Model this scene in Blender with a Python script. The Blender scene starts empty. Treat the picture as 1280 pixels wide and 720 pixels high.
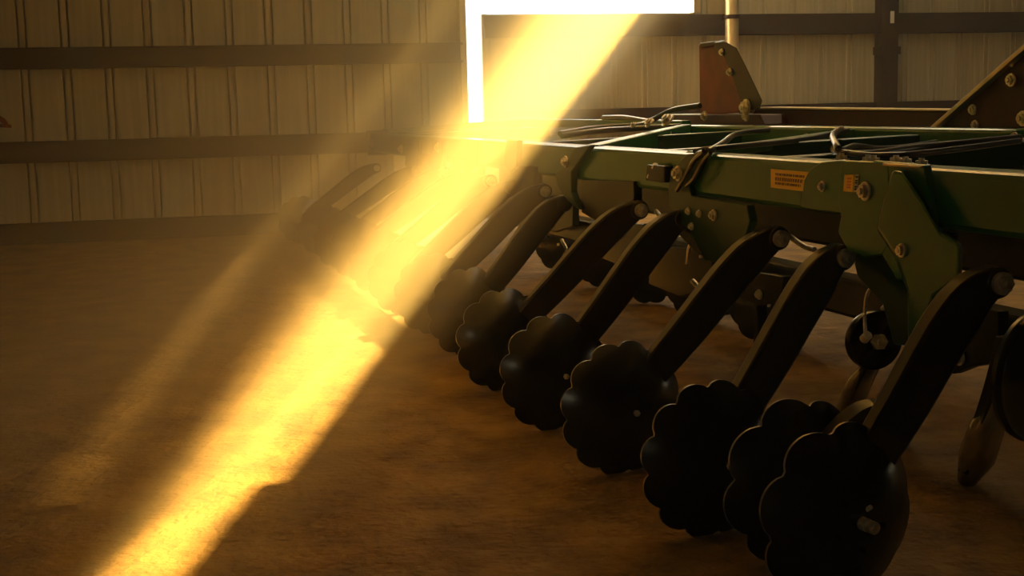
import bpy, bmesh, math, random
from mathutils import Vector, Matrix
from mathutils.geometry import tessellate_polygon
random.seed(7)
SC = bpy.context.scene
COL = SC.collection
V = Vector

# ------------------------------------------------------------------ camera
F = 1641.0
CAM = V((0, 0, 1.5))
PITCH, ROLL = math.radians(7.8), math.radians(-1.35)
R = (Matrix.Rotation(math.radians(90) - PITCH, 3, 'X') @ Matrix.Rotation(ROLL, 3, 'Z'))
cd = bpy.data.cameras.new('camera')
cd.sensor_width = 36; cd.lens = 36 * F / 1280; cd.clip_end = 300; cd.clip_start = .05
co = bpy.data.objects.new('camera', cd); COL.objects.link(co)
co.matrix_world = Matrix.Translation(CAM) @ R.to_4x4()
SC.camera = co

def ray(px, py): return R @ V(((px - 640) / F, (360 - py) / F, -1))
def UY(px, py, y):
    r = ray(px, py); return CAM + r * (y / r.y)
def UZ(px, py, z):
    r = ray(px, py); return CAM + r * ((z - CAM.z) / r.z)
def UPL(px, py, q, n):
    r = ray(px, py); return CAM + r * ((q - CAM).dot(n) / r.dot(n))

# ------------------------------------------------------------------ materials
def mat(name, col, rough=.5, metal=0, noise=None, bump=None, coat=0, spec=.5):
    m = bpy.data.materials.new(name); m.use_nodes = True
    nt = m.node_tree; b = nt.nodes['Principled BSDF']
    b.inputs['Roughness'].default_value = rough; b.inputs['Metallic'].default_value = metal
    b.inputs['Coat Weight'].default_value = coat; b.inputs['Coat Roughness'].default_value = .12
    b.inputs['Specular IOR Level'].default_value = spec
    tc = nt.nodes.new('ShaderNodeTexCoord')
    def nz(scale, detail=6, stretch=(1, 1, 1)):
        mp = nt.nodes.new('ShaderNodeMapping'); mp.inputs['Scale'].default_value = stretch
        nt.links.new(tc.outputs['Object'], mp.inputs[0])
        n = nt.nodes.new('ShaderNodeTexNoise'); n.inputs['Scale'].default_value = scale; n.inputs['Detail'].default_value = detail
        nt.links.new(mp.outputs[0], n.inputs['Vector']); return n
    if noise:
        col2, scale, stretch = noise
        n = nz(scale, 8, stretch)
        cr = nt.nodes.new('ShaderNodeValToRGB')
        cr.color_ramp.elements[0].position = .35; cr.color_ramp.elements[1].position = .68
        cr.color_ramp.elements[0].color = (*col2, 1); cr.color_ramp.elements[1].color = (*col, 1)
        nt.links.new(n.outputs['Fac'], cr.inputs[0]); nt.links.new(cr.outputs[0], b.inputs['Base Color'])
    else:
        b.inputs['Base Color'].default_value = (*col, 1)
    if bump:
        prev = None
        for scale, dist, stretch in bump:
            n = nz(scale, 6, stretch); bp = nt.nodes.new('ShaderNodeBump')
            bp.inputs['Distance'].default_value = dist; bp.inputs['Strength'].default_value = 1
            nt.links.new(n.outputs['Fac'], bp.inputs['Height'])
            if prev: nt.links.new(prev.outputs[0], bp.inputs['Normal'])
            prev = bp
        nt.links.new(prev.outputs[0], b.inputs['Normal'])
    return m
O1 = (1, 1, 1)
M = dict(
    siding=mat('pale_metal_siding', (.46, .41, .28), .5, 0, ((.37, .33, .22), 3, (6, 6, .3)), spec=.3),
    girt=mat('dark_brown_girt', (.028, .009, .004), .6, 0, ((.018, .006, .003), 5, (.4, .4, 4)), spec=.15),
    dirt=mat('packed_dirt_floor', (.24, .138, .034), .85, 0, ((.12, .066, .017), 2.6, (1.3, 1, 1)),
             [(1.6, .05, (1.2, 1, 1)), (7, .035, (1.2, 1, 1)), (28, .012, O1)], spec=.25),
    ground=mat('outdoor_gravel', (.5, .42, .28), .9, 0, ((.4, .33, .2), 3, O1)),
    ceil=mat('ceiling_boards', (.10, .075, .05), .7),
    boards=mat('dark_timber_boards', (.09, .06, .035), .7, 0, ((.06, .04, .02), 3, (4, 4, .4))),
    green=mat('green_paint', (.010, .115, .016), .32, 0, ((.008, .092, .013), 6, O1), coat=.3, spec=.35),
    dgreen=mat('dark_green_paint', (.005, .040, .014), .36, 0, ((.004, .028, .010), 6, O1), coat=.1, spec=.25),
    black=mat('black_gloss_paint', (.007, .006, .006), .26, 0, ((.012, .010, .008), 9, O1), [(30, .0006, O1)], spec=.2),
    disc=mat('black_disc_steel', (.006, .006, .006), .22, 0, ((.010, .009, .008), 7, O1), [(22, .0005, O1)], spec=.45),
    arm=mat('brown_black_arm_paint', (.015, .009, .005), .30, 0, ((.012, .008, .005), 8, O1), [(25, .0005, O1)], coat=.15, spec=.3),
    steel=mat('bolt_steel', (.85, .78, .62), .36, .55, ((.55, .48, .38), 60, O1)),
    worn=mat('worn_share_steel', (.55, .54, .54), .25, .9, ((.28, .26, .24), 8, O1)),
    rim=mat('disc_edge_highlight', (.26, .23, .18), .3, .8, ((.10, .08, .06), 20, O1)),  # rim highlight of the discs, put into the edge colour
    rust=mat('rust_brown_paint', (.24, .035, .007), .45, 0, ((.14, .022, .006), 6, O1), spec=.3),
    maroon=mat('maroon_paint', (.045, .009, .005), .4, 0, ((.03, .006, .004), 6, O1), spec=.2),
    hose=mat('black_rubber_hose', (.02, .018, .015), .3),
    pale=mat('pale_metal_edge', (.62, .50, .30), .35, .6),  # one pale metal tone for edges and trim strips
    yellow=mat('yellow_sticker', (1, .62, .02), .4),
    orange=mat('orange_sticker_print', (.80, .25, .01), .4),
    ink=mat('brown_sticker_print', (.22, .10, .01), .5),
    pipe=mat('galvanised_pipe', (.62, .50, .30), .35, .5),
    glass=None,
)

# ------------------------------------------------------------------ mesh helpers
WL = {}
def wloc(o): return WL.get(o.name, V((0, 0, 0)))
def obj(name, bm, m, parent=None, bev=0, smooth=None, origin=None):
    """bm holds world coordinates; the object gets its origin at its own centre (or ORIGIN)."""
    bmesh.ops.recalc_face_normals(bm, faces=bm.faces[:])
    if origin is None:
        lo = V((min(v.co[i] for v in bm.verts) for i in range(3))); hi = V((max(v.co[i] for v in bm.verts) for i in range(3)))
        origin = (lo + hi) / 2
    for v in bm.verts: v.co -= origin
    me = bpy.data.meshes.new(name); bm.to_mesh(me); bm.free()
    me.materials.append(m)
    o = bpy.data.objects.new(name, me); COL.objects.link(o)
    o.location = origin - (wloc(parent) if parent else V((0, 0, 0)))
    WL[o.name] = V(origin)
    if parent: o.parent = parent
    if bev:
        b = o.modifiers.new('bevel', 'BEVEL'); b.width = bev; b.segments = 2; b.limit_method = 'ANGLE'; b.angle_limit = .6
    if smooth is not None:
        me.shade_smooth()
        me.set_sharp_from_angle(angle=math.radians(smooth))
    return o
def dup(src, parent, world):
    c = src.copy(); COL.objects.link(c); c.parent = parent
    c.location = world - (wloc(parent) if parent else V((0, 0, 0))); WL[c.name] = V(world); return c
def thing(name, label, cat, loc, group=None):
    o = bpy.data.objects.new(name, None); COL.objects.link(o); o.location = loc; WL[o.name] = V(loc)
    o.empty_display_size = .2; return tag(o, label, cat, group)
def tag(o, label, cat=None, group=None):
    o['label'] = label
    if cat: o['category'] = cat
    if group: o['group'] = group
    return o
def struct(o, label=None):
    o['kind'] = 'structure'
    if label: o['label'] = label
    return o
def NB(): return bmesh.new()
def box(bm, a, b):
    """axis box"""
    vs = [bm.verts.new((x, y, z)) for x in (a[0], b[0]) for y in (a[1], b[1]) for z in (a[2], b[2])]
    for f in ((0, 1, 3, 2), (4, 6, 7, 5), (0, 4, 5, 1), (2, 3, 7, 6), (0, 2, 6, 4), (1, 5, 7, 3)): bm.faces.new([vs[i] for i in f])
def hexa(bm, c8):
    vs = [bm.verts.new(c) for c in c8]
    for f in ((0, 1, 2, 3), (7, 6, 5, 4), (0, 4, 5, 1), (1, 5, 6, 2), (2, 6, 7, 3), (3, 7, 4, 0)): bm.faces.new([vs[i] for i in f])
def prism(bm, pts, off):
    n = len(pts); a = [bm.verts.new(p) for p in pts]; b = [bm.verts.new(V(p) + V(off)) for p in pts]
    bm.faces.new(a); bm.faces.new(b[::-1])
    for i in range(n): bm.faces.new((a[i], b[i], b[(i + 1) % n], a[(i + 1) % n]))
def frame_of(d):
    d = V(d).normalized(); u = d.cross(V((0, 0, 1)))
    if u.length < 1e-3: u = V((1, 0, 0))
    u.normalize(); return d, u, d.cross(u)
def cyl(bm, a, b, r0, r1=None, n=16, cap=True):
    a, b = V(a), V(b); r1 = r0 if r1 is None else r1
    d, u, w = frame_of(b - a)
    A = [bm.verts.new(a + (u * math.cos(t) + w * math.sin(t)) * r0) for t in [2 * math.pi * i / n for i in range(n)]]
    B = [bm.verts.new(b + (u * math.cos(t) + w * math.sin(t)) * r1) for t in [2 * math.pi * i / n for i in range(n)]]
    for i in range(n): bm.faces.new((A[i], A[(i + 1) % n], B[(i + 1) % n], B[i]))
    if cap: bm.faces.new(A[::-1]); bm.faces.new(B)
def tube(bm, pts, r, n=8, rad=None):
    pts = [V(p) for p in pts]; rings = []
    for k, p in enumerate(pts):
        d = (pts[min(k + 1, len(pts) - 1)] - pts[max(k - 1, 0)]); d, u, w = frame_of(d)
        rr = rad[k] if rad else r
        rings.append([bm.verts.new(p + (u * math.cos(2 * math.pi * i / n) + w * math.sin(2 * math.pi * i / n)) * rr) for i in range(n)])
    for A, B in zip(rings, rings[1:]):
        for i in range(n): bm.faces.new((A[i], A[(i + 1) % n], B[(i + 1) % n], B[i]))
    bm.faces.new(rings[0][::-1]); bm.faces.new(rings[-1])
def spline(pts, k=6):
    pts = [V(p) for p in pts]; out = []
    P = [2 * pts[0] - pts[1]] + pts + [2 * pts[-1] - pts[-2]]
    for i in range(1, len(P) - 2):
        for j in range(k):
            t = j / k; a, b, c, d = P[i - 1], P[i], P[i + 1], P[i + 2]
            out.append(.5 * ((2 * b) + (c - a) * t + (2 * a - 5 * b + 4 * c - d) * t * t + (3 * b - a - 3 * c + d) * t ** 3))
    out.append(pts[-1]); return out
def ribbon(bm, pts, n, ws, ts):
    """box-section sweep: N the thickness direction, WS widths across, TS thicknesses."""
    n = V(n).normalized(); rings = []
    for k, p in enumerate(pts):
        d = (pts[min(k + 1, len(pts) - 1)] - pts[max(k - 1, 0)]).normalized(); w = d.cross(n).normalized()
        W, T = ws[k] / 2, ts[k] / 2
        rings.append([bm.verts.new(p + w * W * a + n * T * b) for a, b in ((1, 1), (-1, 1), (-1, -1), (1, -1))])
    for A, B in zip(rings, rings[1:]):
        for i in range(4): bm.faces.new((A[i], A[(i + 1) % 4], B[(i + 1) % 4], B[i]))
    bm.faces.new(rings[0][::-1]); bm.faces.new(rings[-1])
def lerp(vals, k, n):
    t = k / (n - 1) * (len(vals) - 1); i = min(int(t), len(vals) - 2); return vals[i] + (vals[i + 1] - vals[i]) * (t - i)
def hexbolt(bm, p, d, r, h=None, nut=True):
    """washer + hex head + stud end along D."""
    h = h or r * .8; d = V(d).normalized(); p = V(p)
    cyl(bm, p - d * .004, p + d * h * .25, r * 1.35, n=18)
    cyl(bm, p + d * h * .25, p + d * h, r, n=6)
    cyl(bm, p + d * h, p + d * h * 1.45, r * .5, n=10)

# ------------------------------------------------------------------ the harrow's own frame
q0 = UY(1280, 218, 3.95); ZT = q0.z
q1 = UZ(470, 167, ZT)
e1 = (q1 - q0); e1.z = 0; e1.normalize()
e2 = V((e1.y, -e1.x, 0))
L0 = V((q0.x, q0.y, 0))
ZU = V((0, 0, 1))
def SP(s, p, z): return L0 + e1 * s + e2 * p + ZU * z
def PP(px, py, p): return UPL(px, py, L0 + e2 * p, e2)
def s_of(px, py, p): return (PP(px, py, p) - L0).dot(e1)
def flat(px, py, p):
    w = PP(px, py, p); return w
ZB = PP(1280, 301, 0).z

# ------------------------------------------------------------------ setting: walls
CZ = 6.5
aw = math.radians(13); ew = V((math.cos(aw), math.sin(aw), 0)); nw = V((ew.y, -ew.x, 0))   # nw faces the camera
A1 = UY(580, 200, 17.2); A1.z = 0
A0 = A1 - ew * 14
B0 = UY(607, 200, 19.7); B0.z = 0
B1 = B0 + ew * 17
def wall_profile(bm, P, d, length, z0, z1, start=0.0, pitch=.485, front=nw, dy0=.02):
    """ribbed sheet: pans with paired narrow ribs, 4 cm thick"""
    xs = [0.0]; ys = [0.0]
    x = start
    while x < length - .15:
        if x > .01:
            for dx, dy in ((0, 0), (.002, dy0), (.026, dy0), (.028, 0), (.088, 0), (.090, dy0), (.114, dy0), (.116, 0)):
                xs.append(x + dx); ys.append(dy)
        x += pitch
    xs.append(length); ys.append(0)
    vs = []
    for x, y in zip(xs, ys):
        p = P + d * x + front * y; q = P + d * x - front * .14
        vs.append([bm.verts.new((p.x, p.y, z0)), bm.verts.new((p.x, p.y, z1)), bm.verts.new((q.x, q.y, z1)), bm.verts.new((q.x, q.y, z0))])
    for a, b in zip(vs, vs[1:]):
        for i in range(4): bm.faces.new((a[i], b[i], b[(i + 1) % 4], a[(i + 1) % 4]))
    bm.faces.new(vs[0]); bm.faces.new(vs[-1][::-1])
bm = NB(); sA = (UPL(18, 0, A1, nw) - A0).dot(ew) % .485
wall_profile(bm, A0, ew, 14, 0, CZ, sA, dy0=-.10)
struct(obj('wall_left', bm, M['siding']), 'pale ribbed metal wall behind the dusty light beams')
zs = UPL(760, 17, B0, nw).z
so = (UPL(866, 10, B0, nw) - B0).dot(ew)
sB = (UPL(1022, 80, B0, nw) - B0).dot(ew) % .485
bm = NB(); wall_profile(bm, B0, ew, 17, 0, zs, sB)
struct(obj('wall_back', bm, M['siding']), 'pale ribbed metal wall behind the harrow, below the bright opening')
bm = NB(); wall_profile(bm, B0 + ew * so, ew, 17 - so, zs, CZ, (sB - so) % .485)
struct(obj('wall_back', bm, M['siding']), 'pale ribbed metal wall right of the bright opening')
def wallbox(P, d, nn, s0, s1, z0, z1, t0, t1):
    bm = NB()
    c = [P + d * s + nn * t + ZU * z for z in (z0, z1) for s, t in ((s0, t0), (s1, t0), (s1, t1), (s0, t1))]
    hexa(bm, c); return bm
def zA(py, px=0): return UPL(px, py, A1 + nw * .12, nw).z
# girts on the left wall
lA = 14
for nm, (p0, p1), lab in (('trim_1', (60, 87), 'upper dark brown girt across the left wall'), ('trim_2', (178, 205), 'middle dark brown girt across the left wall'),
                          ('baseboard_left', (281, 309), 'dark base board along the foot of the left wall')):
    z1, z0 = zA(p0), max(0.0, zA(p1))
    bm = wallbox(A0, ew, nw, 0, lA, z0, z1, .022, .12)
    # lip of the channel section
    c = [A0 + ew * s + nw * t + ZU * z for z in (z0, z0 + .03) for s, t in ((0, .12), (lA, .12), (lA, .15), (0, .15))]; hexa(bm, c)
    c = [A0 + ew * s + nw * t + ZU * z for z in (z1 - .03, z1) for s, t in ((0, .12), (lA, .12), (lA, .15), (0, .15))]; hexa(bm, c)
    struct(obj(nm, bm, M['girt']), lab)
def zB(py, px=1000): return UPL(px, py, B0 + nw * .12, nw).z
for nm, (p0, p1), lab in (('trim_3', (17, 43), 'upper dark brown girt across the back wall'), ('trim_4', (130, 158), 'lower dark brown girt across the back wall')):
    z1, z0 = zB(p0), zB(p1)
    bm = wallbox(B0, ew, nw, 0, 17, z0, z1, .022, .12)
    zm = z0 + (z1 - z0) * .42
    c = [B0 + ew * s + nw * t + ZU * z for z in (z0, zm) for s, t in ((0, .12), (17, .12), (17, .19), (0, .19))]; hexa(bm, c)
    struct(obj(nm, bm, M['girt']), lab)
bm = wallbox(B0, ew, nw, 0, 17, 0, .22, .022, .12); struct(obj('baseboard_back', bm, M['girt']))
# post on the back wall and the small pale tag beside it
sp = (UPL(1092, 80, B0, nw) - B0).dot(ew); sq = (UPL(1112, 80, B0, nw) - B0).dot(ew)
bm = wallbox(B0, ew, nw, sp, sq, 0, CZ, .02, .26)
for z in (1.0, 2.2, 3.4):
    c = [B0 + ew * s + nw * t + ZU * zz for zz in (z, z + .12) for s, t in ((sp - .04, .05), (sq + .04, .05), (sq + .04, .27), (sp - .04, .27))]; hexa(bm, c)
struct(obj('trim_5', bm, M['girt']), 'dark brown upright post on the back wall')
bm = NB(); a = UPL(1113, 14, B0 + nw * .28, nw); b = UPL(1117, 29, B0 + nw * .28, nw)
prism(bm, [a, V((b.x, b.y, a.z)), b, V((a.x, a.y, b.z))], nw * .02)
tag(obj('white_tag', bm, mat('white_tag_card', (.7, .66, .55), .6)), 'small pale upright tag fixed beside the dark post on the back wall', 'tag')
# jamb and sill round the bright opening
bm = wallbox(B0, ew, nw, so - .02, so + .08, zs, CZ, -.08, .10); struct(obj('window_1', bm, M['pale']), 'jamb of the bright opening in the back wall')
bm = wallbox(B0, ew, nw, -.02, .07, 0, zs, -.08, .06); struct(obj('trim_6', bm, M['pale']), 'narrow edge strip where the back wall starts beside the bright gap')
bm = wallbox(A0, ew, nw, lA - .03, lA + .05, 0, CZ, -.08, .14); struct(obj('trim_7', bm, M['pale']), 'edge strip at the end of the left wall beside the bright gap')
# golden pipe
pc = UPL(915, 30, B0 + nw * .45, nw); pc.z = 0
bm = NB(); cyl(bm, pc, pc + ZU * (CZ - .01), .10, n=24)
pr = obj('upright_pipe', bm, M['pipe'], smooth=40); tag(pr, 'round golden-lit upright pipe right of the bright opening, behind the rust-brown mast', 'pipe')
for z in (.02, 2.75):
    bm = NB(); cyl(bm, pc + ZU * z, pc + ZU * (z + .06), .125, n=24)
    hexa(bm, [pc + ew * a + nw * b + ZU * zz for zz in (z, z + .06) for a, b in ((-.03, -.12), (.03, -.12), (.03, -.44), (-.03, -.44))])
    obj('pipe_clamp', bm, M['girt'], pr)
# hook fixed to the left wall, at the frame's left edge
bm = NB(); hp = UPL(-6, 156, A1 + nw * .2, nw)
tube(bm, spline([UPL(-14, 157, A1 + nw * .2, nw), UPL(2, 157, A1 + nw * .2, nw), UPL(14, 158, A1 + nw * .22, nw)], 4), .022)
tube(bm, spline([UPL(-14, 140, A1 + nw * .05, nw), UPL(-2, 147, A1 + nw * .2, nw), UPL(6, 153, A1 + nw * .22, nw), UPL(8, 159, A1 + nw * .22, nw)], 4), .03)
tag(obj('wall_hook', bm, M['rust']), 'small dark reddish hook on the left wall at the left edge of the photo', 'hook')

# shell: side, rear and right walls
x0, y0, x1 = A0.x, -7.0, B1.x
def plain_wall(name, a, b, openings=()):
    """wall between ground points A and B with rectangular openings (s0,s1,z0,z1)"""
    a, b = V(a), V(b); d = (b - a).normalized(); n = V((d.y, -d.x, 0)); L = (b - a).length; bm = NB()
    ss = sorted({0, L, *[o[0] for o in openings], *[o[1] for o in openings]}); zz = sorted({0, CZ, *[o[2] for o in openings], *[o[3] for o in openings]})
    for s0, s1 in zip(ss, ss[1:]):
        for z0, z1 in zip(zz, zz[1:]):
            if any(o[0] <= s0 and s1 <= o[1] and o[2] <= z0 and z1 <= o[3] for o in openings): continue
            hexa(bm, [a + d * s + n * t + ZU * z for z in (z0, z1) for s, t in ((s0, 0), (s1, 0), (s1, .08), (s0, .08))])
    return struct(obj(name, bm, M['boards']))
plain_wall('wall_side', (A0.x, A0.y, 0), (x0, y0, 0))
REAR_FILL = (8.2, 9.5, 2.0, 2.8)  # unseen opening added to let in fill light from behind
plain_wall('wall_rear', (x0, y0, 0), (x1, y0, 0), [REAR_FILL])
SIDE_FILL = (16.6, 17.7, 1.4, 2.5)  # unseen side opening, likewise added for fill light
plain_wall('wall_right', (x1, y0, 0), (x1, B1.y, 0), [SIDE_FILL])

# floor and outdoor ground
bm = NB()
box(bm, (x0 - .1, y0 - .1, -.1), (x1 + .1, B1.y + 1, 0)); fl = obj('floor', bm, M['dirt'], origin=V((0, 0, 0))); struct(fl, 'packed brown dirt floor')
bm = NB(); box(bm, (-70, -60, -.3), (80, 90, -.12)); struct(obj('ground', bm, M['ground'], origin=V((0, 0, 0))))

# ------------------------------------------------------------------ sun direction and roof slots added to shape the beams
N = ray(760, 70).cross(ray(390, 555))                        # plane of the beam's sharp side
SY = .30
SUN = V((-(N.y * SY + N.z) / N.x, SY, 1.0))
SUN.normalize()
def on_floor_line(y):                                        # floor trace of that plane at depth y
    return (N.dot(CAM) - N.y * y) / N.x
def up(p):                                                    # floor point -> roof point along the sun's direction
    p = V((p[0], p[1], 0)); return p + SUN * (CZ / SUN.z)
def LX(y): return on_floor_line(y)
def fx(px, py):
    q = UZ(px, py, 0); return (q.x, q.y)
main = [(LX(3.2) - .36, 3.2), (LX(3.2) - .10, 3.2), (LX(5.2) - .10, 5.2), (LX(5.25), 5.25), (LX(12.5), 12.5),
        (LX(12.5) - .30, 12.5), (LX(5.6) - .34, 5.6)]
soft = [(LX(4.6) - .36, 4.6), (LX(5.6) - .36, 5.6), (LX(12.5) - .32, 12.5), (LX(13.5) - 1.65, 13.5), (LX(9.8) - 1.12, 9.8)]
c0, c1 = V((*fx(75, 630), 0)), V((-2.80, 13.8, 0))
second = [(c0.x - .22, c0.y), (c0.x + .22, c0.y), (c1.x + .30, c1.y), (c1.x - .30, c1.y)]
g0, g1 = V((-.70, 14.3, 0)), V((-.62, 17.6, 0))
glow = [(g0.x, g0.y), (g1.x, g1.y), (g1.x - 3.6, g1.y), (g1.x - 3.6, g0.y)]
polys = [[up(p) for p in pl] for pl in (main, soft, second, glow)]
bm = NB()
YS = (g0.y - .25) + SUN.y / SUN.z * CZ
def eave(x): return B0.y + (x - B0.x) * math.tan(aw) + 1.0
xl, xr = x0 - 1, x1 + 1.5
for ya, yb, hl in (((y0 - 1, y0 - 1), (YS, YS), polys[:3]), ((YS, YS), (eave(xr), eave(xl)), polys[3:])):
    outer = [V((xl, ya[0], CZ)), V((xr, ya[1], CZ)), V((xr, yb[0], CZ)), V((xl, yb[1], CZ))]
    loops = [outer] + hl
    def area(l): return sum(l[i].x * l[(i + 1) % len(l)].y - l[(i + 1) % len(l)].x * l[i].y for i in range(len(l))) / 2
    loops = [l if (area(l) > 0) == (i == 0) else l[::-1] for i, l in enumerate(loops)]
    tris = tessellate_polygon(loops); allv = [p for l in loops for p in l]
    want = abs(area(outer)) - sum(abs(area(l)) for l in hl)
    got = sum(abs(area([allv[i] for i in t])) for t in tris)

    lo = [bm.verts.new(p) for p in allv]; hi = [bm.verts.new(p + ZU * .02) for p in allv]
    for t in tris:
        bm.faces.new([lo[i] for i in t]); bm.faces.new([hi[i] for i in t[::-1]])
    k = 0
    for l in loops:
        for i in range(len(l)):
            a, b = k + i, k + (i + 1) % len(l); bm.faces.new((lo[a], lo[b], hi[b], hi[a]))
        k += len(l)
struct(obj('ceiling', bm, M['ceil']))
def beam_filter(name, t, a, b, centre):
    """added roof filter: clearest along line A-B (world points), opaque away from it"""
    m = bpy.data.materials.new(name); m.use_nodes = True; nt = m.node_tree; nt.nodes.clear(); L = nt.links.new
    N_ = nt.nodes.new
    o = N_('ShaderNodeOutputMaterial'); tr = N_('ShaderNodeBsdfTransparent'); df = N_('ShaderNodeBsdfDiffuse'); df.inputs[0].default_value = (.2, .17, .1, 1)
    geo = N_('ShaderNodeNewGeometry'); d = (b - a).normalized(); n = V((d.y, -d.x, 0)); wdt = centre[1]
    dot = N_('ShaderNodeVectorMath'); dot.operation = 'DOT_PRODUCT'; dot.inputs[1].default_value = n; L(geo.outputs['Position'], dot.inputs[0])
    sub = N_('ShaderNodeMath'); sub.operation = 'SUBTRACT'; sub.inputs[1].default_value = a.dot(n); L(dot.outputs['Value'], sub.inputs[0])
    ab = N_('ShaderNodeMath'); ab.operation = 'ABSOLUTE'; L(sub.outputs[0], ab.inputs[0])
    if centre[0]:                                            # the fade fans out from the near end
        al = N_('ShaderNodeVectorMath'); al.operation = 'DOT_PRODUCT'; al.inputs[1].default_value = d; L(geo.outputs['Position'], al.inputs[0])
        s2 = N_('ShaderNodeMath'); s2.operation = 'SUBTRACT'; s2.inputs[1].default_value = a.dot(d); L(al.outputs['Value'], s2.inputs[0])
        dv = N_('ShaderNodeMath'); dv.operation = 'DIVIDE'; L(ab.outputs[0], dv.inputs[0]); L(s2.outputs[0], dv.inputs[1]); ab = dv
    mr = N_('ShaderNodeMapRange'); mr.interpolation_type = 'SMOOTHSTEP'; mr.inputs['From Min'].default_value = 0; mr.inputs['From Max'].default_value = wdt
    mr.inputs['To Min'].default_value = 1 - t; mr.inputs['To Max'].default_value = 1.0; L(ab.outputs[0], mr.inputs['Value'])
    mx = N_('ShaderNodeMixShader'); L(mr.outputs[0], mx.inputs[0]); L(tr.outputs[0], mx.inputs[1]); L(df.outputs[0], mx.inputs[2]); L(mx.outputs[0], o.inputs[0]); return m
for poly, t, nm, a_, b_, wd in ((polys[1], .8, 'soft_beam_filter', polys[1][0], polys[1][2], (1, .21)), (polys[2], .05, 'second_beam_filter', up(c0), up(c1), (0, .24)),
                                  (polys[3], .85, 'glow_beam_filter', up(g0), up(g1), (0, 2.4))):
    bm = NB(); prism(bm, [p + ZU * .005 for p in poly], ZU * .004)  # unseen roof panels added to soften and shape the beams
    struct(obj(nm, bm, beam_filter('added_roof_filter', t ** .5, a_, b_, wd)))

# ------------------------------------------------------------------ the harrow
H = thing('disc_harrow', 'green framed disc harrow with rows of black notched discs on curved dark arms', 'farm implement', L0)

def beam(name, s0, s1, p0, p1, z0, z1, m, bev=.018, label=None):
    bm = NB(); hexa(bm, [SP(s, p, z) for z in (z0, z1) for s, p in ((s0, p0), (s1, p0), (s1, p1), (s0, p1))])
    o = obj(name, bm, m, H, bev=bev)
    if label: o['label'] = label
    return o
s_end = s_of(462, 166, 0)
toolbar = beam('toolbar', -1.6, s_end, 0, .17, ZB, ZT, M['green'], .022, 'long green front box beam')
ZR = 1.34
sr0, sr1 = s_of(1267, 164, 1.6), s_of(600, 150, 1.6)
rear = beam('rear_beam', sr0, s_of(858, 154, 1.6), 1.6, 1.78, ZR - .27, ZR, M['green'], .02, 'green rear box beam')
# beams below and behind, dark
beam('lower_beam', -1.2, s_end - .4, .62, .78, .49, .67, M['black'], .02, 'black lower cross beam carrying the rear arms')
beam('middle_beam', -1.2, s_end - .3, .75, .95, .78, 1.0, M['black'], .02)
# end plate of the toolbar
bm = NB(); prism(bm, [SP(s_end, -.03, ZB - .04), SP(s_end, .2, ZB - .04), SP(s_end, .2, ZT + .03), SP(s_end, -.03, ZT + .03)], e1 * .02)
obj('end_plate', bm, M['dgreen'], H, bev=.004)

def member(name, a, b, w, h, m, bev=.01):
    a, b = V(a), V(b); d = (b - a).normalized(); u = d.cross(ZU).normalized(); w2 = u.cross(d)
    bm = NB(); hexa(bm, [q + u * (w / 2) * i + w2 * (h / 2) * j for q in (a, b) for i, j in ((-1, -1), (1, -1), (1, 1), (-1, 1))])
    return obj(name, bm, m, H, bev=bev)
# diagonal frame members between the beams
zc = ZT - .07
def top(px, py, p, dz=.0):
    w = PP(px, py, p); return w
for (a, b, pa, pb, h) in (((740, 181), (858, 155), .05, 1.6, .17), ((866, 189), (1062, 161), .05, 1.6, .05)):
    A, B = PP(*a, pa), PP(*b, pb); A.z -= h / 2; B.z -= h / 2
    member('diagonal_brace', A, B, .09, h, M['green'], .012)
# cross members, perpendicular to the toolbar
for s in (-.2, s_of(1030, 200, 0) + .55, s_of(855, 190, 0) + .5, s_of(735, 180, 0) + 1.3, s_end - 1.2, s_end - .25):
    member('cross_member', SP(s, .1, ZT - .06), SP(s, 1.65, ZT - .02), .1, .12, M['dgreen'])
# far left rear rail, ahead of the opening
member('rear_rail', PP(470, 166, .6), PP(655, 153, 1.6), .08, .08, M['green'])
member('rear_rail', PP(655, 153, 1.6), PP(858, 157, 1.62), .08, .08, M['green'])

# ---- bolts
def bolt(px, py, p, r, parent=H, d=None, name='bolt'):
    bm = NB(); hexbolt(bm, PP(px, py, p), d or -e2, r); return obj(name, bm, M['steel'], parent, smooth=30)
# rear beam face bolts (big washers)
for px, py, r in ((972, 181, .03), (1008, 176, .035), (1038, 187, .035), (1091, 181, .03), (1167, 193, .026), (1226, 195, .05), (1276, 191, .055),
                  (808, 174, .035), (836, 170, .035)):
    bolt(px, py, 1.595 if px > 900 else 1.2, r, rear)
bolt(1268, 12 + 160, 1.595, .02, rear)

# ---- clamps and brackets on the toolbar
def plate(name, pts, p, th, m, parent=H, bev=.006):
    bm = NB(); prism(bm, [PP(x, y, p) for x, y in pts], -e2 * th); return obj(name, bm, m, parent, bev=bev)
# round-ended clamp plate with the second sticker
bk1 = plate('clamp_plate', [(1060, 200), (1120, 203), (1122, 300), (1112, 318), (1090, 322), (1068, 312), (1056, 290), (1060, 270), (1056, 252)], -.004, .03, M['green'])
cl1 = plate('clamp_plate', [(1008, 225), (1016, 210), (1030, 202), (1062, 199), (1062, 268), (1030, 264), (1004, 260)], -.004, .012, M['green'])
for px, py, r in ((1028, 233, .016),): bolt(px, py, -.018, r, cl1)
for px, py, r in ((1082, 239, .026),): bolt(px, py, -.036, r, bk1)
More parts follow.
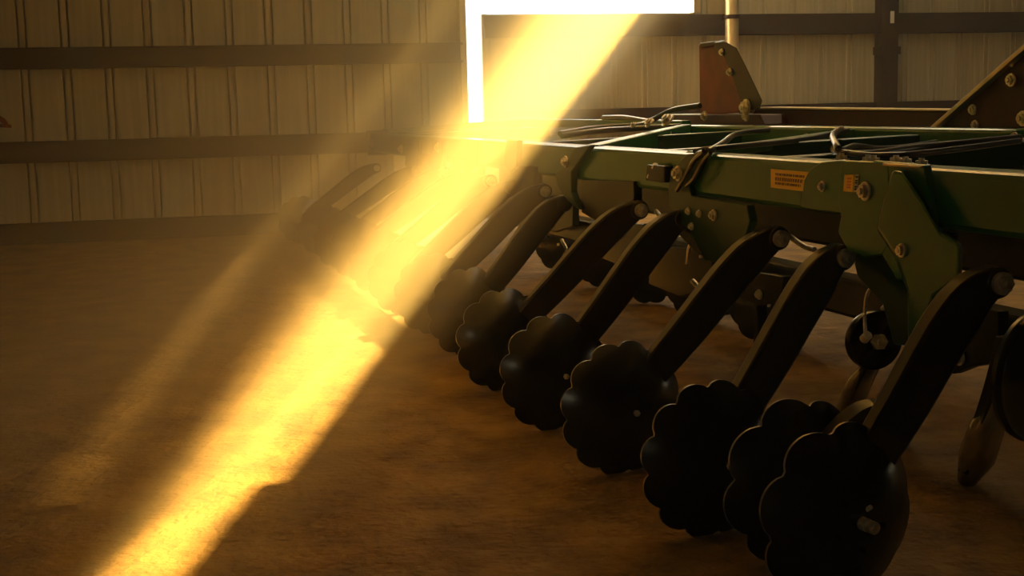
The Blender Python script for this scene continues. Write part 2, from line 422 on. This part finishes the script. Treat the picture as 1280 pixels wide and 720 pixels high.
# large gusset bracket: front face bulges toward the viewer
def solid(name, front, back, m, bev=.006, parent=H):
    bm = NB(); a = [bm.verts.new(p) for p in front]; b = [bm.verts.new(p) for p in back]; n = len(a)
    bm.faces.new(a); bm.faces.new(b[::-1])
    for i in range(n): bm.faces.new((a[i], b[i], b[(i + 1) % n], a[(i + 1) % n]))
    return obj(name, bm, m, parent, bev=bev)
gf = [(1117, 212), (1128, 214), (1150, 246), (1176, 290), (1200, 305), (1198, 350), (1166, 372), (1148, 430), (1135, 430), (1134, 362), (1120, 322), (1097, 287), (1106, 250)]
gus = solid('gusset_bracket', [PP(x, y, -.07) for x, y in gf], [PP(x + (4 if x > 1120 else -6), y, .10) for x, y in gf], M['green'], .014)
bolt(1127, 313, -.075, .018, gus)
# side web plate left of gusset, curling downward
web = plate('bracket_web', [(1100, 200), (1165, 206), (1175, 285), (1200, 302), (1180, 330), (1130, 350), (1100, 300)], -.002, .03, M['green'])
# top cap with bolts above gusset
for px, py in ((1052, 197), (1085, 199), (1092, 200), (1120, 200), (1132, 202), (1152, 204)):
    bm = NB(); hexbolt(bm, PP(px, py + 3, .06), ZU, .022); obj('cap_bolt', bm, M['steel'], gus, smooth=30)
plate('cap_plate', [(1112, 203), (1160, 207), (1160, 210), (1112, 207)], -.01, .03, M['pale'])
# lower dark bracket continuing under the big one
plate('hanger_plate', [(1060, 262), (1200, 290), (1196, 345), (1165, 380), (1146, 432), (1126, 430), (1112, 380), (1080, 345)], .09, .03, M['dgreen'])
# second bracket, around x=900
bk2 = plate('clamp_plate', [(845, 212), (866, 192), (889, 190), (868, 232), (872, 245), (882, 262), (874, 290), (852, 276), (843, 255), (842, 238)], -.004, .03, M['dgreen'])
bolt(848, 217, -.038, .028, bk2)
bm = NB()
tube(bm, spline([PP(x, y, -.05) for x, y in ((858, 232), (868, 222), (878, 203), (888, 191))], 4), .010)
tube(bm, spline([PP(x, y, -.05) for x, y in ((846, 238), (856, 222), (868, 200), (880, 189))], 4), .012)
obj('hose_strap', bm, M['hose'], bk2, smooth=40)
plate('hanger_plate', [(872, 244), (944, 256), (948, 275), (940, 300), (915, 330), (890, 325), (872, 290)], -.001, .04, M['dgreen'])
hp2 = plate('hanger_plate', [(846, 262), (880, 268), (900, 290), (902, 325), (880, 318), (852, 290)], .03, .03, M['black'])
for px, py, r in ((860, 264, .013), (874, 267, .014), (892, 269, .020), (864, 283, .014)): bolt(px, py, -.045, r, hp2)
# black socket with bright pin on the face
sk = plate('hinge_block', [(820, 205), (842, 207), (842, 228), (818, 225)], -.004, .05, M['black'])
bm = NB(); cyl(bm, PP(812, 221, -.04), PP(819, 208, -.04), .010); cyl(bm, PP(812, 222, -.04), PP(813.5, 218, -.04), .015); cyl(bm, PP(818, 210, -.04), PP(819.5, 206.5, -.04), .016)
obj('lock_pin', bm, M['steel'], sk, smooth=40)
# third bracket, x = 720
bk3 = plate('clamp_plate', [(726, 184), (746, 181), (722, 214), (722, 240), (732, 262), (716, 250), (704, 232), (702, 215), (714, 205)], -.004, .04, M['dgreen'])
bolt(707, 202, -.05, .026, bk3)
for px in (640, 590, 545, 515): plate('clamp_plate', [(px, 174), (px + 14, 175), (px + 12, 208), (px + 4, 216), (px - 4, 206)], -.004, .04, M['dgreen'])
for px, py in ((502, 186), (548, 184), (466, 180)): bolt(px, py, -.04, .030)
# hanger plates under the beam for further pairs
for (x, y) in ((770, 232), (655, 214), (590, 205), (545, 200)):
    w = max(8, (x - 400) * .09); plate('hanger_plate', [(x - w, y - 8), (x + w, y - 6), (x + w, y + w * .9), (x, y + 1.6 * w), (x - w, y + w)], .03, .05, M['black'])

# stickers
def sticker(name, c, m, p, parent=toolbar, th=.002):
    bm = NB(); prism(bm, [PP(x, y, p) for x, y in c], -e2 * th); return obj(name, bm, m, parent)
st = sticker('warning_sticker', [(964, 211), (1011, 215), (1004, 239), (964, 234.5)], M['yellow'], -.002)
bm = NB()
def quad_on(c, u0, v0, u1, v1):
    def pt(u, v):
        a = V(c[0]).lerp(V(c[1]), u); b = V(c[3]).lerp(V(c[2]), u); return a.lerp(b, v)
    return [pt(u0, v0), pt(u1, v0), pt(u1, v1), pt(u0, v1)]
c = [(964, 211, 0), (1011, 215, 0), (1004, 239, 0), (964, 234.5, 0)]
rb = random.Random(3)
for v0, v1, us in ((.2, .32, (.12, .93)), (.42, .60, (.12, .90)), (.68, .8, (.12, .88))):
    u = us[0]
    while u < us[1]:
        w = rb.uniform(.02, .05); qd = quad_on(c, u, v0, min(u + w, us[1]), v1)
        prism(bm, [PP(p.x, p.y, -.0045) for p in qd], -e2 * .001); u += w + rb.uniform(.008, .03)
obj('sticker_print', bm, M['ink'], st)
st2 = sticker('warning_sticker', [(1056, 218.5), (1068, 218.5), (1066, 240), (1054.5, 239)], M['yellow'], -.036, bk1)
bm = NB()
for v in (.15, .35, .55, .72): prism(bm, [PP(p.x, p.y, -.0385) for p in quad_on([(1057, 219, 0), (1067, 219, 0), (1065, 239, 0), (1056, 238, 0)], .25, v, .75, v + .13)], -e2 * .001)
obj('sticker_print', bm, M['orange'], st2)
bm = NB()
cc = [(1069, 218.5, 0), (1074, 218.5, 0), (1071, 240, 0), (1067, 240, 0)]
prism(bm, [PP(p.x, p.y, -.036) for p in quad_on(cc, 0, 0, 1, 1)], -e2 * .002)
s3 = obj('warning_sticker', bm, mat('pale_sticker', (.55, .52, .3), .5), bk1); s3['label'] = 'pale strip printed with small black marks'
bm = NB()
for v in (.1, .3, .42, .65, .8): prism(bm, [PP(p.x, p.y, -.0385) for p in quad_on(cc, .2, v, .8, v + .08)], -e2 * .001)
obj('sticker_print', bm, M['black'], s3)

# ---- hoses over the frame
def hose(pts, r, m='hose', name='hydraulic_hose', label=None):
    bm = NB(); tube(bm, spline([PP(*a) for a in pts], 6), r); o = obj(name, bm, M[m], H, smooth=50)
    if label: o['label'] = label
    return o
hose([(1275, 176, .9), (1215, 184, .6), (1165, 190, .35), (1120, 194, .15), (1085, 194, .1), (1052, 190, .1)], .012)
hose([(1275, 172, 1.2), (1215, 178, .9), (1150, 184, .6), (1100, 191, .3), (1060, 193, .1), (1042, 186, .1)], .016)
hose([(1170, 178, 1.2), (1130, 184, .9), (1095, 186, .5), (1068, 183, .3), (1052, 188, .1), (1045, 180, .1), (1042, 168, .3), (1052, 160, 1.2)], .014)
hose([(868, 189, -.01), (890, 186, .05), (930, 182, .3), (1000, 175, .9), (1060, 163, 1.5)], .014)
hose([(872, 193, -.01), (888, 188, .0), (905, 178, .4), (922, 167, .9), (960, 163, 1.3)], .016)
hose([(700, 167, .6), (745, 160, 1.0), (795, 157, 1.3), (812, 152, 1.5), (840, 138, 1.6), (875, 132, 1.7)], .022)
hose([(754, 147, 1.6), (780, 147, 1.6), (806, 151, 1.6), (830, 153, 1.6)], .022)
hose([(702, 170, .5), (745, 164, .8), (790, 161, 1.2), (850, 158, 1.5)], .022)
for px, py, r in ((715, 171, .03), (743, 164, .022), (812, 154, .03), (835, 151, .04), (792, 156.5, .02)): bolt(px, py, 1.0, r, H, ZU - e2, 'hose_fitting')

# ---- mast, hitch beams
mast = solid('folding_mast', [PP(x, y, 2.0) for x, y in ((874, 56), (893, 53), (908, 62), (922, 100), (930, 140), (880, 145), (875, 138))],
             [PP(x, y, 2.12) for x, y in ((874, 56), (893, 53), (908, 62), (922, 100), (930, 140), (880, 145), (875, 138))], M['rust'], .01)
mast['label'] = 'rust-brown upright plate of the folding mast'
sd = [(893, 53), (905, 51), (921, 60), (934, 86), (953, 126), (950, 136), (930, 138), (917, 100), (905, 70), (893, 60)]
ms = solid('mast_side_plate', [PP(x, y, 1.86) for x, y in sd], [PP(x, y, 2.0) for x, y in sd], M['black'], .008)
cap = [(874, 54), (905, 50), (912, 55), (893, 56), (876, 60)]
solid('mast_cap', [PP(x, y, 1.9) for x, y in cap], [PP(x, y, 2.12) for x, y in cap], M['black'], .004)
for px, py, r in ((902, 65, .02), (912, 90, .022), (933, 134, .045), (933, 145, .03), (881, 145, .03)): bolt(px, py, 1.85, r, ms)
def slab(name, pts, pa, pb, m, bev=.008, label=None):
    o = solid(name, [PP(x, y, pa) for x, y in pts], [PP(x, y, pa) + e2 * (pb - pa) for x, y in pts], m, bev)
    if label: o['label'] = label
    return o
slab('hitch_beam', [(944, 136), (1195, 139), (1195, 160), (930, 156)], 2.1, 2.3, M['maroon'], .008, 'dark maroon box beam behind the green frame')
slab('hitch_beam_edge', [(945, 134), (1189, 137), (1189, 139), (945, 136)], 2.09, 2.31, M['pale'], .001, 'pale top edge of the maroon beam')  # pale strip laid along the top of the beam
slab('base_block', [(822, 143), (950, 143), (955, 156), (815, 156)], 1.9, 2.2, M['maroon'])
wg = slab('triangular_plate', [(1166, 160), (1330, 18), (1330, 158), (1200, 163)], 1.9, 1.98, M['maroon'], .006, 'dark triangular side plate with bolts')
slab('plate_edge', [(1161, 160), (1326, 14), (1330, 18), (1168, 160)], 1.86, 2.02, M['pale'], .002, 'pale edge of the triangular plate')  # pale strip along the sloping side of the plate
for px, py, r in ((1216, 137, .022), (1219, 156, .020), (1264, 100, .026), (1264, 80, .012), (1279, 148, .03)): bolt(px, py, 1.89, r, wg)

# ---- discs and arms
AX = V((math.sin(math.radians(24)), -math.cos(math.radians(24)), .02)).normalized()       # face normal, toward the camera side
def disc_mesh(bm, c, ax, Rd, lobes, dome=.12, depth=.12, phase=.2):
    ax, u, w = frame_of(ax); NA = lobes * 14; rs = [0, .12, .25, .40, .55, .68, .80, .90, 1.0]
    front, backv = [], []
    for side in (0, 1):
        rings = []
        for r in rs:
            ring = []
            for i in range(NA):
                t = 2 * math.pi * i / NA
                lb = abs(math.cos(lobes * (t + phase) / 2)) ** .55
                k = 1 - depth * (1 - lb) * max(0, (r - .72) / .28)
                rr = Rd * r * k
                h = dome * (1 - (rr / Rd) ** 2) - dome * .5
                if side: h -= .011 if r < 1 else .009
                ring.append(bm.verts.new(V(c) + (u * math.cos(t) + w * math.sin(t)) * rr + ax * h))
                if r == 0: break
            rings.append(ring)
        for a, b in zip(rings, rings[1:]):
            for i in range(NA):
                j = (i + 1) % NA
                if len(a) == 1: bm.faces.new((a[0], b[i], b[j]))
                else: bm.faces.new((a[i], b[i], b[j], a[j]))
        (backv if side else front).append(rings[-1])
    for i in range(NA):
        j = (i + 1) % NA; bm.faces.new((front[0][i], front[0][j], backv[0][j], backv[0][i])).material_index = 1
protos = {}
def place_disc(hub, parent, lobes, Rd, big=False, ax=AX, phase=.2):
    key = (lobes, Rd, tuple(round(a, 3) for a in ax), phase)
    if key not in protos:
        bm = NB(); disc_mesh(bm, hub, ax, Rd, lobes, depth=.13 if lobes == 8 else .10, phase=phase); d = obj('disc', bm, M['disc'], parent, smooth=35, origin=V(hub))
        bm = NB(); d_, u, w = frame_of(ax); base = V(hub) + ax * (.12 * .5)
        if big:
            cyl(bm, base - ax * .01, base + ax * .022, .020, n=20); cyl(bm, base + ax * .022, base + ax * .028, .015, n=20); cyl(bm, base + ax * .028, base + ax * .055, .019, n=20)
            cyl(bm, base + ax * .055, base + ax * .062, .012, n=12)
            cyl(bm, base - u * .02 + ZU * .035 - ax * .01, base - u * .02 + ZU * .05 + ax * .01, .007, n=10)
        else:
            cyl(bm, base - ax * .01, base + ax * .014, .013, n=6); cyl(bm, base + ax * .014, base + ax * .022, .006, n=10)
        hb = obj('hub_bolt', bm, M['steel'], parent, smooth=35, origin=V(hub))
        if big:
            for k in range(5):
                t = 2 * math.pi * k / 5 + .4; p = V(hub) + (u * math.cos(t) + w * math.sin(t)) * .085 + ax * (.12 * (1 - .09) - .06 - .004)
                bm = NB(); cyl(bm, p, p + ax * .010, .007, n=8); obj('rivet', bm, M['black'], parent, smooth=35)
        d.data.materials.append(M['rim']); protos[key] = (d, hb)  # second slot: painted highlight on the edge faces
    else:
        for o in protos[key]: dup(o, parent, V(hub))

def make_arm(piv, hub, w=1.0, bend=.05, bolt_r=.034, show_bolt=True, name='disc_arm', m='arm', th=.075):
    """curved cast arm from pivot PIV to just behind the hub; thickness along the toolbar"""
    piv, hub = V(piv), V(hub); end = hub - AX * .06
    d = (end - piv); perp = V((0, 0, 1)) - d.normalized() * d.normalized().z; perp.normalize()
    pts = spline([piv - d * .02, piv + d * .10 + perp * bend * 1.1, piv + d * .28 + perp * bend * 1.25, piv + d * .6 + perp * bend * .5, end], 5)
    n = len(pts)
    ws = [lerp([.085, .125, .155, .16, .155, .14, .10], k, n) * w for k in range(n)]
    ts = [lerp([.07, .075, .07, .06], k, n) * th / .075 for k in range(n)]
    bm = NB(); ribbon(bm, pts, e1, ws, ts)
    cyl(bm, piv - e1 * .045, piv + e1 * .045, .05 * w, n=20)
    # bearing housing behind the disc
    cyl(bm, hub - AX * .10, hub - AX * .01, .06, .05, n=18)
    a = obj(name, bm, M[m], H, bev=.010, smooth=40)
    if show_bolt:
        bm = NB(); p = piv - e1 * .045
        cyl(bm, p, p - e1 * .014, bolt_r * 1.05, n=22); cyl(bm, p - e1 * .014, p - e1 * .034, bolt_r * .72, n=6); cyl(bm, p - e1 * .034, p - e1 * .044, bolt_r * .4, n=12)
        obj('pivot_bolt', bm, M['steel'], a, smooth=35)
    return a

PIV = [  # pivot px, hub px, disc radius px, lobes, bolt
    ((1240, 352), (1062, 648), 117, 8, True),
    ((1137, 340), (1008, 606), 105, 8, False),
    ((1048, 321), (900, 578), 94, 12, True),
    ((969, 297), (786, 513), 87, 12, True),
    ((850, 274), (700, 468), 73, 12, False),
    ((797, 262), (636, 427), 62, 12, True),
    ((704, 254), (592, 392), 53, 12, False),
    ((679, 239), (545, 368), 47, 12, True),
    ((640, 234), (508, 348), 43, 12, False),
    ((612, 226), (478, 328), 40, 12, True),
    ((580, 222), (450, 312), 38, 12, False),
    ((555, 215), (428, 301), 36, 12, True),
    ((522, 213), (406, 288), 34, 12, False),
    ((470, 210), (378, 275), 33, 12, True),
]
for i, (pv, hb, rp, lobes, sb) in enumerate(PIV):
    Rd = .28
    hub = UZ(*hb, .27)
    piv = PP(*pv, -.02 if i % 2 == 0 else .0)
    if i == 1: piv = P0.lerp(H0, .62) + e1 * .06
    if i == 0: P0, H0 = piv, hub
    a = make_arm(piv, hub, 1.0 if i != 1 else .8, .035 if i < 2 else .026, .034, sb)
    place_disc(hub, a, lobes, Rd, big=(i == 0), ax=AX, phase=.2 if lobes == 12 else (.25 if i == 0 else .55))


# ---- rear row: arms, large discs, coulter at the right edge
AX2 = V((math.sin(math.radians(-8)), -math.cos(math.radians(-8)), 0))
def rear_arm(s, p0=.7, p1=1.15, zt=.58, zb=.28, Rd=.28):
    piv = SP(s, p0, zt); hub = SP(s - .1, p1, zb)
    bm = NB(); pts = spline([piv, SP(s - .03, (p0 + p1) / 2 + .05, (zt + zb) / 2 + .1), hub - AX * .05], 5); n = len(pts)
    ribbon(bm, pts, e1, [lerp([.1, .15, .1], k, n) for k in range(n)], [.06] * n); cyl(bm, hub - AX * .1, hub, .05)
    a = obj('rear_disc_arm', bm, M['black'], H, bev=.005, smooth=40)
    place_disc(hub, a, 12, Rd, ax=V((-AX.x, AX.y, AX.z)))
for s in (3.9, 4.9, 5.9, 6.9, 7.9): rear_arm(s)
# coulter wheel at the right edge
def wheel(c, r, ax, name='coulter_wheel', label=None):
    bm = NB(); ax, u, w = frame_of(ax); c = V(c); n = 48; prof = [(0, .03), (.25, .035), (.5, .02), (.85, .012), (.97, .02), (1, .0)]
    for sgn in (1, -1):
        rings = [[bm.verts.new(c + (u * math.cos(2 * math.pi * i / n) + w * math.sin(2 * math.pi * i / n)) * r * k + ax * h * sgn) for i in range(n)] for k, h in prof[1:]]
        bm.faces.new(rings[0])
        for A, B in zip(rings, rings[1:]):
            for i in range(n): bm.faces.new((A[i], A[(i + 1) % n], B[(i + 1) % n], B[i]))
    bmesh.ops.remove_doubles(bm, verts=bm.verts[:], dist=.0004)
    o = obj(name, bm, M['disc'], H, smooth=35)
    if label: o['label'] = label
    bm = NB(); cyl(bm, c + ax * .03, c + ax * .06, .035, n=6); cyl(bm, c + ax * .06, c + ax * .075, .018, n=12); obj('hub_bolt', bm, M['steel'], o, smooth=30)
    return o
wheel(PP(1296, 470, .25), .22, V((.55, -.83, 0)), label='round black coulter at the right edge')
wheel(PP(1092, 425, .45), .13, V((.25, -.96, 0)), label='small round black plate with a ball-ended rod')
bm = NB(); tube(bm, spline([PP(x, y, .3) for x, y in ((1082, 420), (1081, 395), (1083, 372), (1090, 358), (1101, 348))], 5), .008); 
cyl(bm, PP(1080, 424, .29), PP(1085, 419, .29), .020, n=10); cyl(bm, PP(1098, 354, .29), PP(1104, 345, .29), .022, n=10)
tube(bm, spline([PP(x, y, .3) for x, y in ((1103, 348), (1105, 365), (1106, 380))], 4), .007)
tube(bm, spline([PP(x, y, .3) for x, y in ((1103, 386), (1112, 377), (1124, 362))], 4), .010)
obj('spring_rod', bm, M['steel'], H, smooth=40)
# hanging bracket with bolt right of the gusset
hb = plate('rear_hanger', [(1170, 372), (1262, 388), (1262, 452), (1225, 458), (1204, 466), (1180, 460), (1160, 440)], .58, .05, M['black'])
bolt(1199, 447, .52, .024, hb)
hb = plate('rear_hanger', [(930, 335), (990, 345), (985, 375), (955, 382), (938, 372)], .58, .05, M['black'])
bolt(949, 368, .52, .020, hb)
for (x, y, w) in ((780, 300, 34), (700, 268, 24), (860, 335, 40)):
    plate('rear_hanger', [(x - w, y - w * .7), (x + w, y - w * .6), (x + w, y + w * .6), (x, y + w * .9), (x - w, y + w * .5)], .58, .05, M['black'])
# hooks and springs showing between arms
def rod(pts, p, r, m='steel', name='spring_rod'):
    bm = NB(); tube(bm, spline([PP(x, y, p) for x, y in pts], 5), r); return obj(name, bm, M[m], H, smooth=45)
rod([(859, 330), (862, 308), (872, 297), (880, 295), (876, 322)], .2, .010)
rod([(866, 352), (876, 360), (890, 350)], .2, .018, 'worn')
rod([(820, 264), (832, 276), (846, 272)], .1, .012)
rod([(702, 300), (708, 312), (704, 324)], .3, .014, 'worn')
rod([(988, 296), (1005, 308), (1018, 312)], .1, .012)

# ---- ripper shanks with shares behind the discs
def shank(pts, p, ws, th, share, sharew, name='ripper_shank'):
    P3 = spline([PP(x, y, p) for x, y in pts], 5); n = len(P3)
    bm = NB(); ribbon(bm, P3, e1, [lerp(ws, k, n) for k in range(n)], [th] * n)
    o = obj(name, bm, M['black'], H, bev=.006, smooth=40)
    S3 = spline([PP(x, y, p) for x, y in share], 5); n = len(S3)
    bm = NB(); tube(bm, [q for q in S3], .03, 14, [lerp(sharew, k, n) for k in range(n)])
    s = obj('share', bm, M['worn'], o, smooth=50); s['label'] = 'worn shiny steel share at the foot of the shank'
    return o
shank([(952, 330), (950, 380), (951, 420), (944, 452)], .84, [.07, .07, .065, .05], .05, [(952, 425), (945, 448), (937, 462)], [.02, .038, .02])
shank([(975, 370), (972, 400), (965, 430)], .95, [.06, .06, .04], .05, [(968, 420), (965, 432), (962, 440)], [.02, .03, .015])
shank([(1120, 400), (1098, 440), (1080, 475), (1062, 520)], .60, [.07, .08, .08, .08], .05, [(1092, 452), (1074, 480), (1060, 515), (1048, 545)], [.03, .055, .06, .03])
shank([(1160, 430), (1150, 480), (1136, 530)], .62, [.05, .07, .05], .05, [(1150, 482), (1140, 515), (1130, 545)], [.02, .045, .02])
shank([(1262, 420), (1250, 480), (1232, 540), (1216, 590)], .50, [.08, .10, .11, .10], .06, [(1248, 500), (1234, 535), (1221, 570), (1208, 602)], [.04, .065, .07, .035])

# ------------------------------------------------------------------ haze
bm = NB(); box(bm, (x0 + .15, y0 + .1, .001), (x1 - .15, B0.y + .6, CZ - .02))
hz = bpy.data.materials.new('dust_haze'); hz.use_nodes = True; nt = hz.node_tree; nt.nodes.clear()
o = nt.nodes.new('ShaderNodeOutputMaterial'); vs = nt.nodes.new('ShaderNodeVolumeScatter')
vs.inputs['Color'].default_value = (1, .93, .75, 1); vs.inputs['Density'].default_value = .003; vs.inputs['Anisotropy'].default_value = .35
nt.links.new(vs.outputs[0], o.inputs['Volume'])
h = obj('thin_haze', bm, hz); h['kind'] = 'stuff'; h['label'] = 'thin dust hanging in the air of the whole shed'; h['category'] = 'haze'

# thicker dust, shaped around the beam plane so the harrow stays unveiled
cm = bpy.data.materials.new('golden_dust'); cm.use_nodes = True; nt = cm.node_tree; nt.nodes.clear(); N_ = nt.nodes.new
o = N_('ShaderNodeOutputMaterial'); vs = N_('ShaderNodeVolumeScatter'); geo = N_('ShaderNodeNewGeometry')
vs.inputs['Color'].default_value = (1, .80, .42, 1); vs.inputs['Anisotropy'].default_value = .3
dn = N_('ShaderNodeVectorMath'); dn.operation = 'DOT_PRODUCT'; NN = N.normalized() * (1 if N.x > 0 else -1); dn.inputs[1].default_value = NN
nt.links.new(geo.outputs['Position'], dn.inputs[0])
c_ = CAM.dot(NN); cr = N_('ShaderNodeValToRGB'); mr = N_('ShaderNodeMapRange')
mr.inputs['From Min'].default_value = c_ - 2.0; mr.inputs['From Max'].default_value = c_ + .25; nt.links.new(dn.outputs['Value'], mr.inputs['Value'])
nt.links.new(mr.outputs[0], cr.inputs[0]); e = cr.color_ramp.elements; cr.color_ramp.interpolation = 'EASE'
e[0].position = 0; e[0].color = (0, 0, 0, 1); e[1].position = 1; e[1].color = (0, 0, 0, 1)
for ps in (.58, .9): k = e.new(ps); k.color = (1, 1, 1, 1)
ml = N_('ShaderNodeMath'); ml.operation = 'MULTIPLY'; ml.inputs[1].default_value = .125; nt.links.new(cr.outputs[0], ml.inputs[0])
nt.links.new(ml.outputs[0], vs.inputs['Density']); nt.links.new(vs.outputs[0], o.inputs['Volume'])
def yw(x): return A1.y + (x - A1.x) * math.tan(aw) - .3
bm = NB(); bot = [(-6.2, .004), (1.0, .004), (6.4, 4.9), (-2, 4.9)]
hexa(bm, [V((x, 3.3, z)) for x, z in bot] + [V((x, yw(x), z)) for x, z in bot])
h = obj('golden_dust_cloud', bm, cm); h['kind'] = 'stuff'; h['label'] = 'golden dust drifting in the light beams left of the harrow'; h['category'] = 'dust'
# ------------------------------------------------------------------ light
sl = bpy.data.lights.new('sun', 'SUN'); sl.energy = 180; sl.color = (1, .55, .125); sl.angle = math.radians(.7)
so_ = bpy.data.objects.new('sun', sl); COL.objects.link(so_); so_.rotation_euler = SUN.to_track_quat('Z', 'Y').to_euler(); so_.location = (0, 0, 12)
def portal(name, c, facing, w, hgt, energy=None, col=(1, .8, .5)):
    l = bpy.data.lights.new(name, 'AREA'); l.shape = 'RECTANGLE'; l.size = w; l.size_y = hgt
    if energy is None: l.cycles.is_portal = True
    else: l.energy = energy; l.color = col
    ob = bpy.data.objects.new(name, l); COL.objects.link(ob); ob.location = c
    ob.rotation_euler = (-V(facing)).to_track_quat('Z', 'Y').to_euler() if False else V(facing).to_track_quat('-Z', 'Y').to_euler(); return ob
mid = B0 + ew * (so / 2 - .2) + ZU * ((zs + CZ) / 2) - nw * .1
portal('opening_portal', mid, nw, so + .5, CZ - zs)
gm = (B0 + A1) / 2; gm.z = CZ / 2
portal('gap_portal', B0 - ew * .35 + ZU * 1.6 - nw * .1, nw, .9, 3.2)
portal('rear_fill_portal', (x0 + 8.85, y0 - .1, 2.4), (0, 1, 0), 1.3, .8)  # sky fill through the added rear opening
portal('side_fill_portal', (x1 + .1, y0 + 17.15, 1.95), (-1, 0, 0), 1.1, 1.1)  # sky fill through the added side opening
w = bpy.data.worlds.new('world'); SC.world = w; w.use_nodes = True
bg = w.node_tree.nodes['Background']; bg.inputs[0].default_value = (1, .83, .50, 1); bg.inputs[1].default_value = 15

SC.view_settings.view_transform = 'Standard'; SC.view_settings.look = 'None'; SC.view_settings.gamma = 1
SC.view_settings.use_curve_mapping = False; SC.view_settings.exposure = -.8
SC.cycles.volume_bounces = 1; SC.cycles.max_bounces = 6; SC.cycles.use_denoising = True
